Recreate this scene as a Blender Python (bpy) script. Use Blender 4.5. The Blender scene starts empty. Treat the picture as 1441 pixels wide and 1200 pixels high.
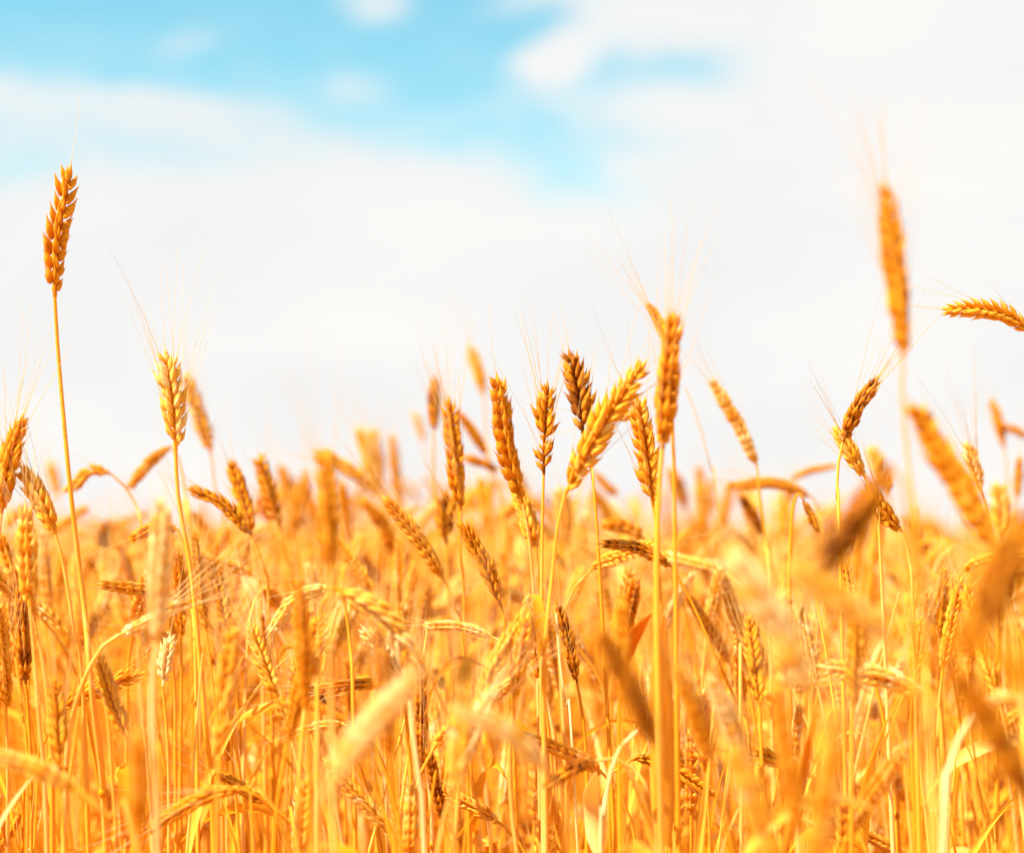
import bpy, math, random
import numpy as np
random.seed(11); rng = np.random.default_rng(11)
scene = bpy.context.scene
COL = scene.collection
R = math.radians

# ------------------------------------------------------------------ camera
PW, PH = 1441.0, 1200.0
LENS, SENSOR = 70.0, 36.0
FPX = PW * LENS / SENSOR            # focal length in photograph pixels
HORIZON = 765.0
CAM_Z = 0.92
PITCH = math.atan((HORIZON - PH / 2) / FPX)
FOCUS = 1.55
cd = bpy.data.cameras.new('camera'); cam = bpy.data.objects.new('camera', cd); COL.objects.link(cam)
cam.location = (0, 0, CAM_Z); cam.rotation_euler = (math.pi / 2 + PITCH, 0, 0)
cd.lens = LENS; cd.sensor_width = SENSOR; cd.clip_start = 0.05; cd.clip_end = 3000
cd.dof.use_dof = True; cd.dof.focus_distance = FOCUS; cd.dof.aperture_fstop = 3.3; cd.dof.aperture_blades = 9
scene.camera = cam
scene.view_settings.view_transform = 'Standard'; scene.view_settings.look = 'None'
scene.view_settings.exposure = 1.3; scene.view_settings.gamma = 1.0

SUN_EL, SUN_AZ = R(52), R(-115)       # azimuth from +Y (view direction) towards +X

def nd(nt, typ, **kw):
    n = nt.nodes.new(typ)
    for k, v in kw.items(): setattr(n, k, v)
    return n
def lk(nt, a, b): nt.links.new(a, b)
def mth(nt, op, a, b=None, c=None, clamp=False):
    n = nd(nt, 'ShaderNodeMath', operation=op, use_clamp=clamp)
    for i, v in enumerate((a, b, c)):
        if v is None: continue
        if isinstance(v, (int, float)): n.inputs[i].default_value = v
        else: lk(nt, v, n.inputs[i])
    return n.outputs[0]

# ------------------------------------------------------------------ world: sky with clouds
def make_world():
    w = bpy.data.worlds.new('World'); scene.world = w; w.use_nodes = True
    nt = w.node_tree; nt.nodes.clear()
    out = nd(nt, 'ShaderNodeOutputWorld'); bg = nd(nt, 'ShaderNodeBackground'); bg.inputs[1].default_value = 0.05
    lk(nt, bg.outputs[0], out.inputs[0])
    sky = nd(nt, 'ShaderNodeTexSky', sky_type='NISHITA', sun_disc=False)
    sky.sun_elevation = SUN_EL; sky.sun_rotation = SUN_AZ
    sky.altitude = 100; sky.air_density = 1.0; sky.dust_density = 0.6; sky.ozone_density = 1.0
    tint = nd(nt, 'ShaderNodeMix', data_type='RGBA', blend_type='MULTIPLY'); tint.inputs[0].default_value = 1
    lk(nt, sky.outputs[0], tint.inputs[6]); tint.inputs[7].default_value = SKY_TINT
    tc = nd(nt, 'ShaderNodeTexCoord')
    sep = nd(nt, 'ShaderNodeSeparateXYZ'); lk(nt, tc.outputs['Generated'], sep.inputs[0])
    az = mth(nt, 'ARCTAN2', sep.outputs[0], sep.outputs[1]); el = mth(nt, 'ARCSINE', sep.outputs[2])
    uv = nd(nt, 'ShaderNodeCombineXYZ'); lk(nt, az, uv.inputs[0]); lk(nt, el, uv.inputs[1])
    def distort(src, scale, amp, detail):
        n = nd(nt, 'ShaderNodeTexNoise'); n.inputs['Scale'].default_value = scale; n.inputs['Detail'].default_value = detail
        mp = nd(nt, 'ShaderNodeMapping'); mp.inputs['Scale'].default_value = (1, 1, 2.0)
        lk(nt, tc.outputs['Generated'], mp.inputs[0]); lk(nt, mp.outputs[0], n.inputs['Vector'])
        s = nd(nt, 'ShaderNodeVectorMath', operation='SUBTRACT'); lk(nt, n.outputs['Color'], s.inputs[0]); s.inputs[1].default_value = (.5, .5, .5)
        m = nd(nt, 'ShaderNodeVectorMath', operation='MULTIPLY'); lk(nt, s.outputs[0], m.inputs[0]); m.inputs[1].default_value = (amp, amp * .5, 0)
        a = nd(nt, 'ShaderNodeVectorMath', operation='ADD'); lk(nt, src, a.inputs[0]); lk(nt, m.outputs[0], a.inputs[1])
        return a.outputs[0]
    p = distort(uv.outputs[0], 9, 0.045, 3.0)
    p = distort(p, 38, 0.032, 5.0)
    inv = None
    # cloud banks: azimuth / elevation given in units of the photograph's scale (x, y, rx, ry, softness, density)
    banks = [(400, 760, 900, 530, .07, 1), (200, 660, 620, 400, .08, .8), (1330, 560, 520, 480, .22, 1), (1370, 120, 320, 330, .30, 1),
             (1180, 330, 300, 190, .35, .9), (40, 158, 150, 32, .7, .75), (150, 215, 280, 50, .7, .5), (240, 172, 120, 34, .6, .75), (330, 200, 150, 22, .7, .4), (515, 8, 46, 22, .8, .85),
             (275, 75, 30, 16, .9, .32), (490, 130, 42, 20, .9, .35), (690, 160, 40, 16, .9, .28), (792, 88, 70, 28, .6, .97), (785, 134, 60, 24, .8, .6),
             (930, 48, 130, 42, .5, .92), (800, 8, 110, 22, .6, .75), (980, 20, 90, 40, .6, .8), (1110, 35, 130, 55, .5, .85), (940, 160, 110, 42, .55, .85),
             (1080, 160, 90, 36, .6, .6), (1090, 275, 170, 50, .6, .75), (540, 320, 240, 110, .3, .9), (940, 450, 260, 100, .6, .9), (910, 245, 70, 26, .8, .55)]
    for (cx, cy, rx, ry, soft, dens) in banks:
        s = nd(nt, 'ShaderNodeVectorMath', operation='SUBTRACT'); lk(nt, p, s.inputs[0])
        s.inputs[1].default_value = ((cx - PW / 2) / FPX, (HORIZON - cy) / FPX, 0)
        m = nd(nt, 'ShaderNodeVectorMath', operation='MULTIPLY'); lk(nt, s.outputs[0], m.inputs[0])
        m.inputs[1].default_value = (FPX / rx, FPX / ry, 0)
        l = nd(nt, 'ShaderNodeVectorMath', operation='LENGTH'); lk(nt, m.outputs[0], l.inputs[0])
        r = nd(nt, 'ShaderNodeMapRange', interpolation_type='SMOOTHSTEP'); lk(nt, l.outputs['Value'], r.inputs[0])
        r.inputs[1].default_value = max(0, 1 - soft); r.inputs[2].default_value = 1 + soft
        r.inputs[3].default_value = 1 - dens; r.inputs[4].default_value = 1.0
        inv = r.outputs[0] if inv is None else mth(nt, 'MULTIPLY', inv, r.outputs[0])
    # broken cloud over the rest of the sky
    n = nd(nt, 'ShaderNodeTexNoise'); n.inputs['Scale'].default_value = 3.2; n.inputs['Detail'].default_value = 6
    mp = nd(nt, 'ShaderNodeMapping'); mp.inputs['Scale'].default_value = (1, 1, 2.4); lk(nt, tc.outputs['Generated'], mp.inputs[0]); lk(nt, mp.outputs[0], n.inputs['Vector'])
    r = nd(nt, 'ShaderNodeMapRange', interpolation_type='SMOOTHSTEP'); lk(nt, n.outputs[0], r.inputs[0]); r.inputs[1].default_value = .42; r.inputs[2].default_value = .6
    off = mth(nt, 'MAXIMUM', mth(nt, 'ABSOLUTE', az), mth(nt, 'ABSOLUTE', el))
    rr = nd(nt, 'ShaderNodeMapRange', interpolation_type='SMOOTHSTEP'); lk(nt, off, rr.inputs[0]); rr.inputs[1].default_value = .29; rr.inputs[2].default_value = .55
    gen = mth(nt, 'MULTIPLY', r.outputs[0], rr.outputs[0])
    inv = mth(nt, 'MULTIPLY', inv, mth(nt, 'SUBTRACT', 1.0, gen))
    # thin horizon haze
    hz = nd(nt, 'ShaderNodeMapRange', interpolation_type='SMOOTHSTEP'); lk(nt, el, hz.inputs[0]); hz.inputs[1].default_value = .02; hz.inputs[2].default_value = .30; hz.inputs[3].default_value = .04; hz.inputs[4].default_value = 1
    inv = mth(nt, 'MULTIPLY', inv, hz.outputs[0])
    wn = nd(nt, 'ShaderNodeTexNoise'); wn.inputs['Scale'].default_value = 22; wn.inputs['Detail'].default_value = 6; lk(nt, mp.outputs[0], wn.inputs['Vector'])
    edge = mth(nt, 'MULTIPLY', inv, mth(nt, 'SUBTRACT', 1.0, inv))
    inv = mth(nt, 'MULTIPLY_ADD', mth(nt, 'MULTIPLY', mth(nt, 'SUBTRACT', wn.outputs[0], .5), 4.0), edge, inv, clamp=True)
    cloud = mth(nt, 'SUBTRACT', 1.0, inv, clamp=True)
    cn = nd(nt, 'ShaderNodeTexNoise'); cn.inputs['Scale'].default_value = 7; cn.inputs['Detail'].default_value = 4; lk(nt, mp.outputs[0], cn.inputs['Vector'])
    cc = nd(nt, 'ShaderNodeMix', data_type='RGBA'); cr = nd(nt, 'ShaderNodeMapRange'); lk(nt, cn.outputs[0], cr.inputs[0]); cr.inputs[1].default_value = .35; cr.inputs[2].default_value = .65
    lk(nt, cr.outputs[0], cc.inputs[0]); cc.inputs[6].default_value = (7.25, 7.3, 7.3, 1); cc.inputs[7].default_value = (7.95, 7.8, 7.6, 1)
    mx = nd(nt, 'ShaderNodeMix', data_type='RGBA'); lk(nt, cloud, mx.inputs[0]); lk(nt, tint.outputs[2], mx.inputs[6]); lk(nt, cc.outputs[2], mx.inputs[7])
    lk(nt, mx.outputs[2], bg.inputs[0])
SKY_TINT = (1.08, 1.86, 1.58, 1)
make_world()
sl = bpy.data.lights.new('sun', 'SUN'); sl.energy = 5.0; sl.angle = R(0.5); sl.color = (1, .93, .82)
so = bpy.data.objects.new('sun', sl); COL.objects.link(so); so.location = (-3, 2, 6)
so.rotation_euler = (math.pi / 2 - SUN_EL, 0, math.pi - SUN_AZ)

# ------------------------------------------------------------------ materials
def straw(name, stops, rough=.55, trans=.3, nscale=160, namp=.35, stretch=(1, 1, .12), rand=.3, bump=.15):
    m = bpy.data.materials.new(name); m.use_nodes = True; nt = m.node_tree; nt.nodes.clear()
    out = nd(nt, 'ShaderNodeOutputMaterial'); pr = nd(nt, 'ShaderNodeBsdfPrincipled'); tr = nd(nt, 'ShaderNodeBsdfTranslucent')
    mix = nd(nt, 'ShaderNodeMixShader'); mix.inputs[0].default_value = trans
    lk(nt, pr.outputs[0], mix.inputs[1]); lk(nt, tr.outputs[0], mix.inputs[2]); lk(nt, mix.outputs[0], out.inputs[0])
    at = nd(nt, 'ShaderNodeAttribute', attribute_name='tone'); oi = nd(nt, 'ShaderNodeObjectInfo'); tc = nd(nt, 'ShaderNodeTexCoord')
    mp = nd(nt, 'ShaderNodeMapping'); mp.inputs['Scale'].default_value = stretch; lk(nt, tc.outputs['Object'], mp.inputs[0])
    no = nd(nt, 'ShaderNodeTexNoise'); no.inputs['Scale'].default_value = nscale; no.inputs['Detail'].default_value = 3; lk(nt, mp.outputs[0], no.inputs['Vector'])
    v = mth(nt, 'MULTIPLY_ADD', mth(nt, 'SUBTRACT', no.outputs[0], .5), namp, at.outputs['Fac'])
    v = mth(nt, 'MULTIPLY_ADD', mth(nt, 'SUBTRACT', oi.outputs['Random'], .5), rand, v)
    cr = nd(nt, 'ShaderNodeValToRGB'); lk(nt, v, cr.inputs[0])
    el = cr.color_ramp.elements
    while len(el) < len(stops): el.new(.5)
    for e, (p, c) in zip(el, stops): e.position = p; e.color = (*c, 1)
    lk(nt, cr.outputs[0], pr.inputs['Base Color']); lk(nt, cr.outputs[0], tr.inputs[0])
    pr.inputs['Roughness'].default_value = rough; pr.inputs['Specular IOR Level'].default_value = .16
    if bump:
        b = nd(nt, 'ShaderNodeBump'); b.inputs['Strength'].default_value = bump; b.inputs['Distance'].default_value = .0006
        lk(nt, no.outputs[0], b.inputs['Height']); lk(nt, b.outputs[0], pr.inputs['Normal'])
    return m
EAR_STOPS = [(0, (.26, .065, .003)), (.14, (.46, .135, .005)), (.3, (.76, .285, .008)), (.58, (.90, .43, .020)), (.85, (.95, .575, .09)), (1, (.96, .72, .34))]
M_EAR = straw('ripe_ear', EAR_STOPS, rough=.7, trans=.36, nscale=420, namp=.55, stretch=(1, 1, .5), rand=.12, bump=.35)
M_AWN = straw('awn_bristle', [(0, (.60, .28, .06)), (.5, (.82, .50, .14)), (1, (.92, .72, .36))], trans=.45, bump=0, namp=.2)
M_STEM = straw('dry_stem', [(0, (.50, .15, .010)), (.35, (.80, .33, .010)), (.65, (.91, .44, .034)), (1, (.95, .69, .30))], rough=.4, trans=.25, nscale=240, namp=.3, stretch=(1, 1, .06), rand=.2)
M_LEAF = straw('dry_leaf', [(0, (.62, .15, .008)), (.4, (.80, .31, .010)), (.7, (.90, .45, .028)), (1, (.94, .66, .22))], trans=.45, nscale=300, namp=.4, stretch=(1, 1, .08), rand=.4)
M_FIELD = straw('field_straw', [(0, (.40, .12, .004)), (.25, (.76, .295, .007)), (.55, (.89, .435, .016)), (.85, (.95, .585, .07)), (1, (.96, .72, .28))], rough=.65, trans=.4, nscale=300, namp=.35, stretch=(1, 1, .3), rand=0, bump=.2)

def soil():
    m = bpy.data.materials.new('straw_litter_soil'); m.use_nodes = True; nt = m.node_tree
    pr = nt.nodes['Principled BSDF']; pr.inputs['Roughness'].default_value = .95
    n = nd(nt, 'ShaderNodeTexNoise'); n.inputs['Scale'].default_value = 14; n.inputs['Detail'].default_value = 8
    tc = nd(nt, 'ShaderNodeTexCoord'); lk(nt, tc.outputs['Object'], n.inputs['Vector'])
    cr = nd(nt, 'ShaderNodeValToRGB'); lk(nt, n.outputs[0], cr.inputs[0])
    cr.color_ramp.elements[0].position = .35; cr.color_ramp.elements[0].color = (.26, .13, .035, 1)
    cr.color_ramp.elements[1].position = .65; cr.color_ramp.elements[1].color = (.55, .30, .06, 1)
    lk(nt, cr.outputs[0], pr.inputs['Base Color'])
    return m

# ------------------------------------------------------------------ mesh helpers (all quads, numpy)
class MB:
    def __init__(s): s.V = []; s.F = []; s.T = []; s.n = 0
    def add(s, v, f, t):
        s.V.append(np.asarray(v, float)); s.F.append(np.asarray(f, int) + s.n)
        s.T.append(np.broadcast_to(np.asarray(t, float), (len(v),)).copy()); s.n += len(v)
    def arrays(s): return np.concatenate(s.V), np.concatenate(s.F), np.concatenate(s.T)
def mesh_from(name, V, F, T, mat):
    me = bpy.data.meshes.new(name)
    me.vertices.add(len(V)); me.vertices.foreach_set('co', V.astype(np.float32).ravel())
    me.loops.add(F.size); me.loops.foreach_set('vertex_index', F.astype(np.int32).ravel())
    me.polygons.add(len(F)); me.polygons.foreach_set('loop_start', np.arange(0, F.size, 4, dtype=np.int32))
    me.polygons.foreach_set('use_smooth', np.ones(len(F), bool))
    me.update(calc_edges=True)
    a = me.attributes.new('tone', 'FLOAT', 'POINT'); a.data.foreach_set('value', T.astype(np.float32))
    me.materials.append(mat)
    return me
def build(name, mb, mat, parent=None, origin=(0, 0, 0)):
    V, F, T = mb.arrays()
    o = bpy.data.objects.new(name, mesh_from(name, V - np.asarray(origin), F, T, mat)); COL.objects.link(o)
    if parent is not None: o.parent = parent
    return o
def ring_faces(n, k):
    i = np.arange(n - 1)[:, None]; j = np.arange(k)[None, :]; jn = (j + 1) % k
    return np.stack([i * k + j, i * k + jn, (i + 1) * k + jn, (i + 1) * k + j], -1).reshape(-1, 4)
def unit(v): v = np.asarray(v, float); return v / (np.linalg.norm(v, axis=-1, keepdims=True) + 1e-12)
def frames(P, ref):
    T = unit(np.gradient(P, axis=0)); N = np.empty_like(T); n = np.asarray(ref, float)
    for i in range(len(P)):
        n = n - T[i] * n.dot(T[i]); n = n / (np.linalg.norm(n) + 1e-9); N[i] = n
    return T, N, np.cross(T, N)
def tube(mb, P, rad, k, tone, ref=(0.31, .95, .07)):
    P = np.asarray(P, float); rad = np.broadcast_to(rad, (len(P),))
    T, N, B = frames(P, ref)
    a = np.arange(k) * 2 * math.pi / k
    V = P[:, None] + rad[:, None, None] * (np.cos(a)[None, :, None] * N[:, None] + np.sin(a)[None, :, None] * B[:, None])
    t = np.repeat(np.broadcast_to(tone, (len(P),)), k)
    mb.add(V.reshape(-1, 3), ring_faces(len(P), k), t)
def spline(pts, n):
    P = np.asarray(pts, float)
    if len(P) == 2: return P[0] + (P[1] - P[0]) * np.linspace(0, 1, n)[:, None]
    Q = np.vstack([2 * P[0] - P[1], P, 2 * P[-1] - P[-2]])
    d = np.r_[0, np.cumsum(np.linalg.norm(np.diff(P, axis=0), axis=1))]; s = np.linspace(0, d[-1], n); out = []
    for x in s:
        i = min(np.searchsorted(d, x, 'right') - 1, len(P) - 2); u = (x - d[i]) / (d[i + 1] - d[i] + 1e-12)
        a, b, c, e = Q[i], Q[i + 1], Q[i + 2], Q[i + 3]
        out.append(.5 * (2 * b + (c - a) * u + (2 * a - 5 * b + 4 * c - e) * u * u + (3 * b - a - 3 * c + e) * u ** 3))
    return np.array(out)
def resample(P, n):
    d = np.r_[0, np.cumsum(np.linalg.norm(np.diff(P, axis=0), axis=1))]; s = np.linspace(0, d[-1], n)
    return np.stack([np.interp(s, d, P[:, i]) for i in range(3)], -1)

def proto_floret(prof, k):
    z = np.array([p[0] for p in prof]); r = np.array([p[1] for p in prof]); a = np.arange(k) * 2 * math.pi / k
    V = np.stack([r[:, None] * np.cos(a)[None], r[:, None] * .8 * np.sin(a)[None], np.repeat(z[:, None], k, 1)], -1).reshape(-1, 3)
    V[:, 0] += .35 * np.repeat(z * (1 - z), k) * -1            # belly curve
    return V, ring_faces(len(z), k), np.repeat(z, k)
FL_HI = proto_floret([(0, .25), (.12, .75), (.32, 1), (.52, .86), (.72, .52), (.9, .2), (1.16, .03)], 7)
FL_MD = proto_floret([(0, .3), (.3, 1), (.65, .8), (1.04, .05)], 5)
FL_LO = proto_floret([(0, .4), (.4, 1), (1.05, .1)], 4)
def stamp(mb, proto, org, ax, nrm, length, rad, tone):
    """stamp the floret proto at every origin (n,3); ax = length axis, nrm = outward normal"""
    ax = unit(ax); nrm = unit(nrm - ax * np.sum(nrm * ax, -1, keepdims=True)); bi = np.cross(ax, nrm)
    V, F, z = proto; n = len(org)
    W = (org[:, None] + V[None, :, 0, None] * (rad[:, None, None] * nrm[:, None]) * -1 + V[None, :, 1, None] * (rad[:, None, None] * bi[:, None])
         + V[None, :, 2, None] * (length[:, None, None] * ax[:, None]))
    k = len(V)
    mb.add(W.reshape(-1, 3), (F[None] + (np.arange(n) * k)[:, None, None]).reshape(-1, 4), (tone[:, None] + .16 * (z[None] - .45)).ravel())

def ear_mesh(P, W, tone, roll, lod=0, awn=1.0, r=None, gap=None, spread=1.0):
    """P: base -> tip polyline; W: full width in m. returns (ear MB, awn MB or None)"""
    r = r or rng
    L = np.linalg.norm(np.diff(P, axis=0), axis=1).sum()
    n = max(6, int(L / (W * (.235, .28, .42)[lod] * spread ** .8))); Q = resample(P, n + 2)
    T, N0, B0 = frames(Q, (math.cos(roll), math.sin(roll), .13))
    tw = np.linspace(0, r.uniform(-.5, .5), len(Q))[:, None]
    N = N0 * np.cos(tw) + B0 * np.sin(tw); B = np.cross(T, N)
    i = np.arange(n); s = (i + .5) / n
    side = np.where(i % 2 == 0, 1., -1.)[:, None]
    env = np.clip(.62 + 1.9 * s, 0, 1) * np.clip(1.12 - .5 * s ** 3, 0, 1)
    env = env * r.uniform(.9, 1.1, n)
    if gap is not None: env[(s > gap[0]) & (s < gap[1])] *= .45
    c, t, nn, b = Q[1:-1] , T[1:-1], N[1:-1] * side, B[1:-1]
    mb = MB(); base_t = tone + .07 + r.normal(0, .08, n)
    fl = W * .76 * env * r.uniform(.85, 1.15, n); fr = W * .158 * env * r.uniform(.82, 1.15, n)
    org = c + nn * (W * .07 * env)[:, None]
    jit = lambda a: r.normal(0, a, (n, 1))
    tubes = MB()
    protos = (FL_HI, FL_MD, FL_LO)[lod]
    tips = []
    open_ = r.uniform(.28, .48) * spread * r.uniform(.7, 1.3, (n, 1))
    if lod < 2:
        for sgn in (-1, 1):                     # two side florets
            ax = t + nn * (open_ * .8 + jit(.05)) + b * (sgn * (.30 + jit(.05)))
            stamp(mb, protos, org + b * (sgn * W * .10 * env)[:, None], ax, nn * .6 + b * sgn * .8, fl, fr, base_t + r.normal(0, .05, n)); tips.append((org + unit(ax) * fl[:, None], ax))
        ax = t + nn * (open_ * 1.35 + jit(.06))
        stamp(mb, protos, org + nn * (W * .10 * env)[:, None] + t * (W * .08), ax, nn, fl * .92, fr * .95, base_t + r.normal(0, .05, n)); tips.append((org + unit(ax) * fl[:, None] * .98, ax))
    if lod == 0:                                # glumes, shorter and wider at the foot
        for sgn in (-1, 1):
            ax = t + nn * (open_ * 1.0 + jit(.05)) + b * (sgn * (.55 + jit(.06)))
            stamp(mb, protos, org - t * (W * .05) + b * (sgn * W * .14 * env)[:, None], ax, b * sgn, fl * .66, fr * .72, base_t + .05 + r.normal(0, .05, n))
    if lod == 2:
        ax = t + nn * .45
        stamp(mb, protos, org, ax, nn, fl * 1.1, fr * 1.9, base_t); tips.append((org + unit(ax) * fl[:, None], ax))
    # terminal spikelet
    e = Q[-1:]; stamp(mb, protos, e - T[-1:] * W * .3, T[-1:], N[-1:], np.array([W * .7]), np.array([W * .13]), np.array([tone + .1]))
    tips.append((e + T[-1:] * W * .3, T[-1:] + N[-1:] * .05))
    tube(mb, Q, W * .085, 5 if lod < 2 else 3, tone - .1)
    am = None
    if awn > 0:
        am = MB()
        tp = np.concatenate([a for a, _ in tips]); ta = unit(np.concatenate([a for _, a in tips]))
        tt = np.concatenate([t] * (len(tips) - 1) + [T[-1:]]) if len(tips) > 1 else t
        keep = r.random(len(tp)) < awn * (.4, .3, .3)[lod]
        keep[-1] = True
        m = (7, 4, 3)[lod]
        for p, a, tg in zip(tp[keep], ta[keep], tt[keep]):
            l = r.uniform(.045, .1) * (.6 + .4 * awn) if lod < 2 else r.uniform(.05, .08)
            dirn = unit(a * 1.0 + tg * .75 + r.normal(0, .10, 3)); bend = r.normal(0, .05, 3) + dirn * 0 + (a - tg) * r.uniform(-.05, .12)
            u = np.linspace(0, 1, m)[:, None]
            A = p - dirn * .001 + dirn * u * l + bend * u * u * l
            if lod == 2: tube(am, A, .0007, 3, tone + .2)
            else: tube(am, A, np.linspace(.00024, .00008, m), 3, .5 + .4 * tone)
    return mb, am

def stem_mesh(P, r0=.0024, r1=.0010, tone=.55, k=7, nodes=True):
    """P base(ground) -> top"""
    n = len(P); s = np.linspace(0, 1, n); rad = r0 + (r1 - r0) * (np.clip(s - .5, 0, 1) / .5) ** .8
    tn = tone + .08 * np.sin(s * 9 + tone * 20)
    mb = MB(); tube(mb, P, rad, k, tn)
    if nodes:
        for f in (.38, .66):
            i = int(f * (n - 1)); c = P[i]; d = unit(P[i + 1] - P[i])
            q = np.array([c - d * .0035, c - d * .0015, c, c + d * .0015, c + d * .0035])
            tube(mb, q, np.array([1.02, 1.35, 1.5, 1.35, 1.02]) * rad[i], k, np.array([tone, tone - .25, tone - .35, tone - .25, tone]))
    return mb
def leaf_mesh(p0, az, L=.16, w=.007, up=.9, tone=.45, r=None, droop=None):
    r = r or rng; n = 16; s = np.linspace(0, 1, n)
    ang = np.pi / 2 * up - s * (r.uniform(1.2, 2.6) if droop is None else droop) - .5 * s * s
    h = np.array([math.cos(az), math.sin(az), 0]); h2 = np.array([-math.sin(az), math.cos(az), 0])
    st = np.cos(ang)[:, None] * h + np.sin(ang)[:, None] * np.array([0, 0, 1.]) + (r.uniform(-.4, .4) * s)[:, None] * h2
    P = p0 + np.vstack([np.zeros(3), np.cumsum(st[:-1], axis=0) * (L / (n - 1))])
    T, N, B = frames(P, h2); tw = (s * r.uniform(-3.5, 3.5))[:, None]
    N, B = N * np.cos(tw) + B * np.sin(tw), B * np.cos(tw) - N * np.sin(tw)
    ww = (w * np.clip(.45 + 2.2 * s, 0, 1) * np.clip((1 - s) * 1.9, .03, 1) ** .8)[:, None] * (1 + .12 * np.sin(s * 23)[:, None])
    fold = .35
    V = np.stack([P - N * ww + B * ww * fold, P - N * ww * .5 + B * ww * .12, P, P + N * ww * .5 + B * ww * .12, P + N * ww + B * ww * fold], 1)
    k = 5; i = np.arange(n - 1)[:, None]; j = np.arange(k - 1)[None]
    F = np.stack([i * k + j, i * k + j + 1, (i + 1) * k + j + 1, (i + 1) * k + j], -1).reshape(-1, 4)
    mb = MB(); mb.add(V.reshape(-1, 3), F, tone + np.repeat(.15 * s, k)); return mb

# ------------------------------------------------------------------ geometry of the view
def at(px, py, d):
    """the world point at depth d (metres along +Y) seen at photograph position px, py"""
    x = (px - PW / 2) / FPX; y = (PH / 2 - py) / FPX
    c, s = math.cos(PITCH), math.sin(PITCH)
    v = np.array([x, c - y * s, s + y * c])
    return np.array([0, 0, CAM_Z]) + v * (d / v[1])
def project(p):
    x, y, z = p[0], p[1], p[2] - CAM_Z
    c, s = math.cos(PITCH), math.sin(PITCH)
    f = y * c + z * s; u = -y * s + z * c
    return PW / 2 + FPX * x / f, PH / 2 - FPX * u / f

GROUP = 'wheat stalks standing in the field'
def make_stalk(earP, stemP, W, tone, roll, label, awn=1.0, leaves=1, lod=0, gap=None, r=None, stone=None, spread=1.0, rs=1.0):
    """earP base->tip, stemP ground->ear base, world coordinates; one thing with its parts"""
    r = r or rng
    base = stemP[0].copy(); base[2] = 0
    root = bpy.data.objects.new('wheat_stalk', None); COL.objects.link(root); root.location = base; root.empty_display_size = .05
    root['label'] = label; root['category'] = 'wheat'; root['group'] = GROUP
    e, a = ear_mesh(earP, W, tone, roll, lod, awn, r, gap, spread)
    eo = build('ear', e, M_EAR, root, base)
    if a is not None and a.n: build('awns', a, M_AWN, eo, base)
    st = stone if stone is not None else .35 + .4 * tone + r.uniform(-.1, .15)
    build('stem', stem_mesh(stemP, .0027 * rs, .0011 * rs, st), M_STEM, root, base)
    for q in range(leaves):
        i = int(len(stemP) * r.uniform(.55, .86)); 
        build('leaf', leaf_mesh(stemP[i], r.uniform(0, 6.28), r.uniform(.09, .2), r.uniform(.0028, .006), r.uniform(.55, .95), r.uniform(.25, .75), r), M_LEAF, root, base)
    return root

def bez(a, b, c, d, n):
    u = np.linspace(0, 1, n)[:, None]
    return (1 - u) ** 3 * a + 3 * u * (1 - u) ** 2 * b + 3 * u * u * (1 - u) * c + u ** 3 * d

# ------------------------------------------------------------------ the setting
def make_ground():
    n = 60; xs = np.concatenate([-np.geomspace(1500, 1, 30), np.geomspace(1, 1500, 30)]); X, Y = np.meshgrid(xs, xs)
    V = np.stack([X, Y, np.zeros_like(X)], -1).reshape(-1, 3)
    i = np.arange(n - 1)[:, None]; j = np.arange(n - 1)[None]
    F = np.stack([i * n + j, i * n + j + 1, (i + 1) * n + j + 1, (i + 1) * n + j], -1).reshape(-1, 4)
    mb = MB(); mb.add(V, F, .5); o = build('ground', mb, soil()); o['kind'] = 'structure'; return o
make_ground()

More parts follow.
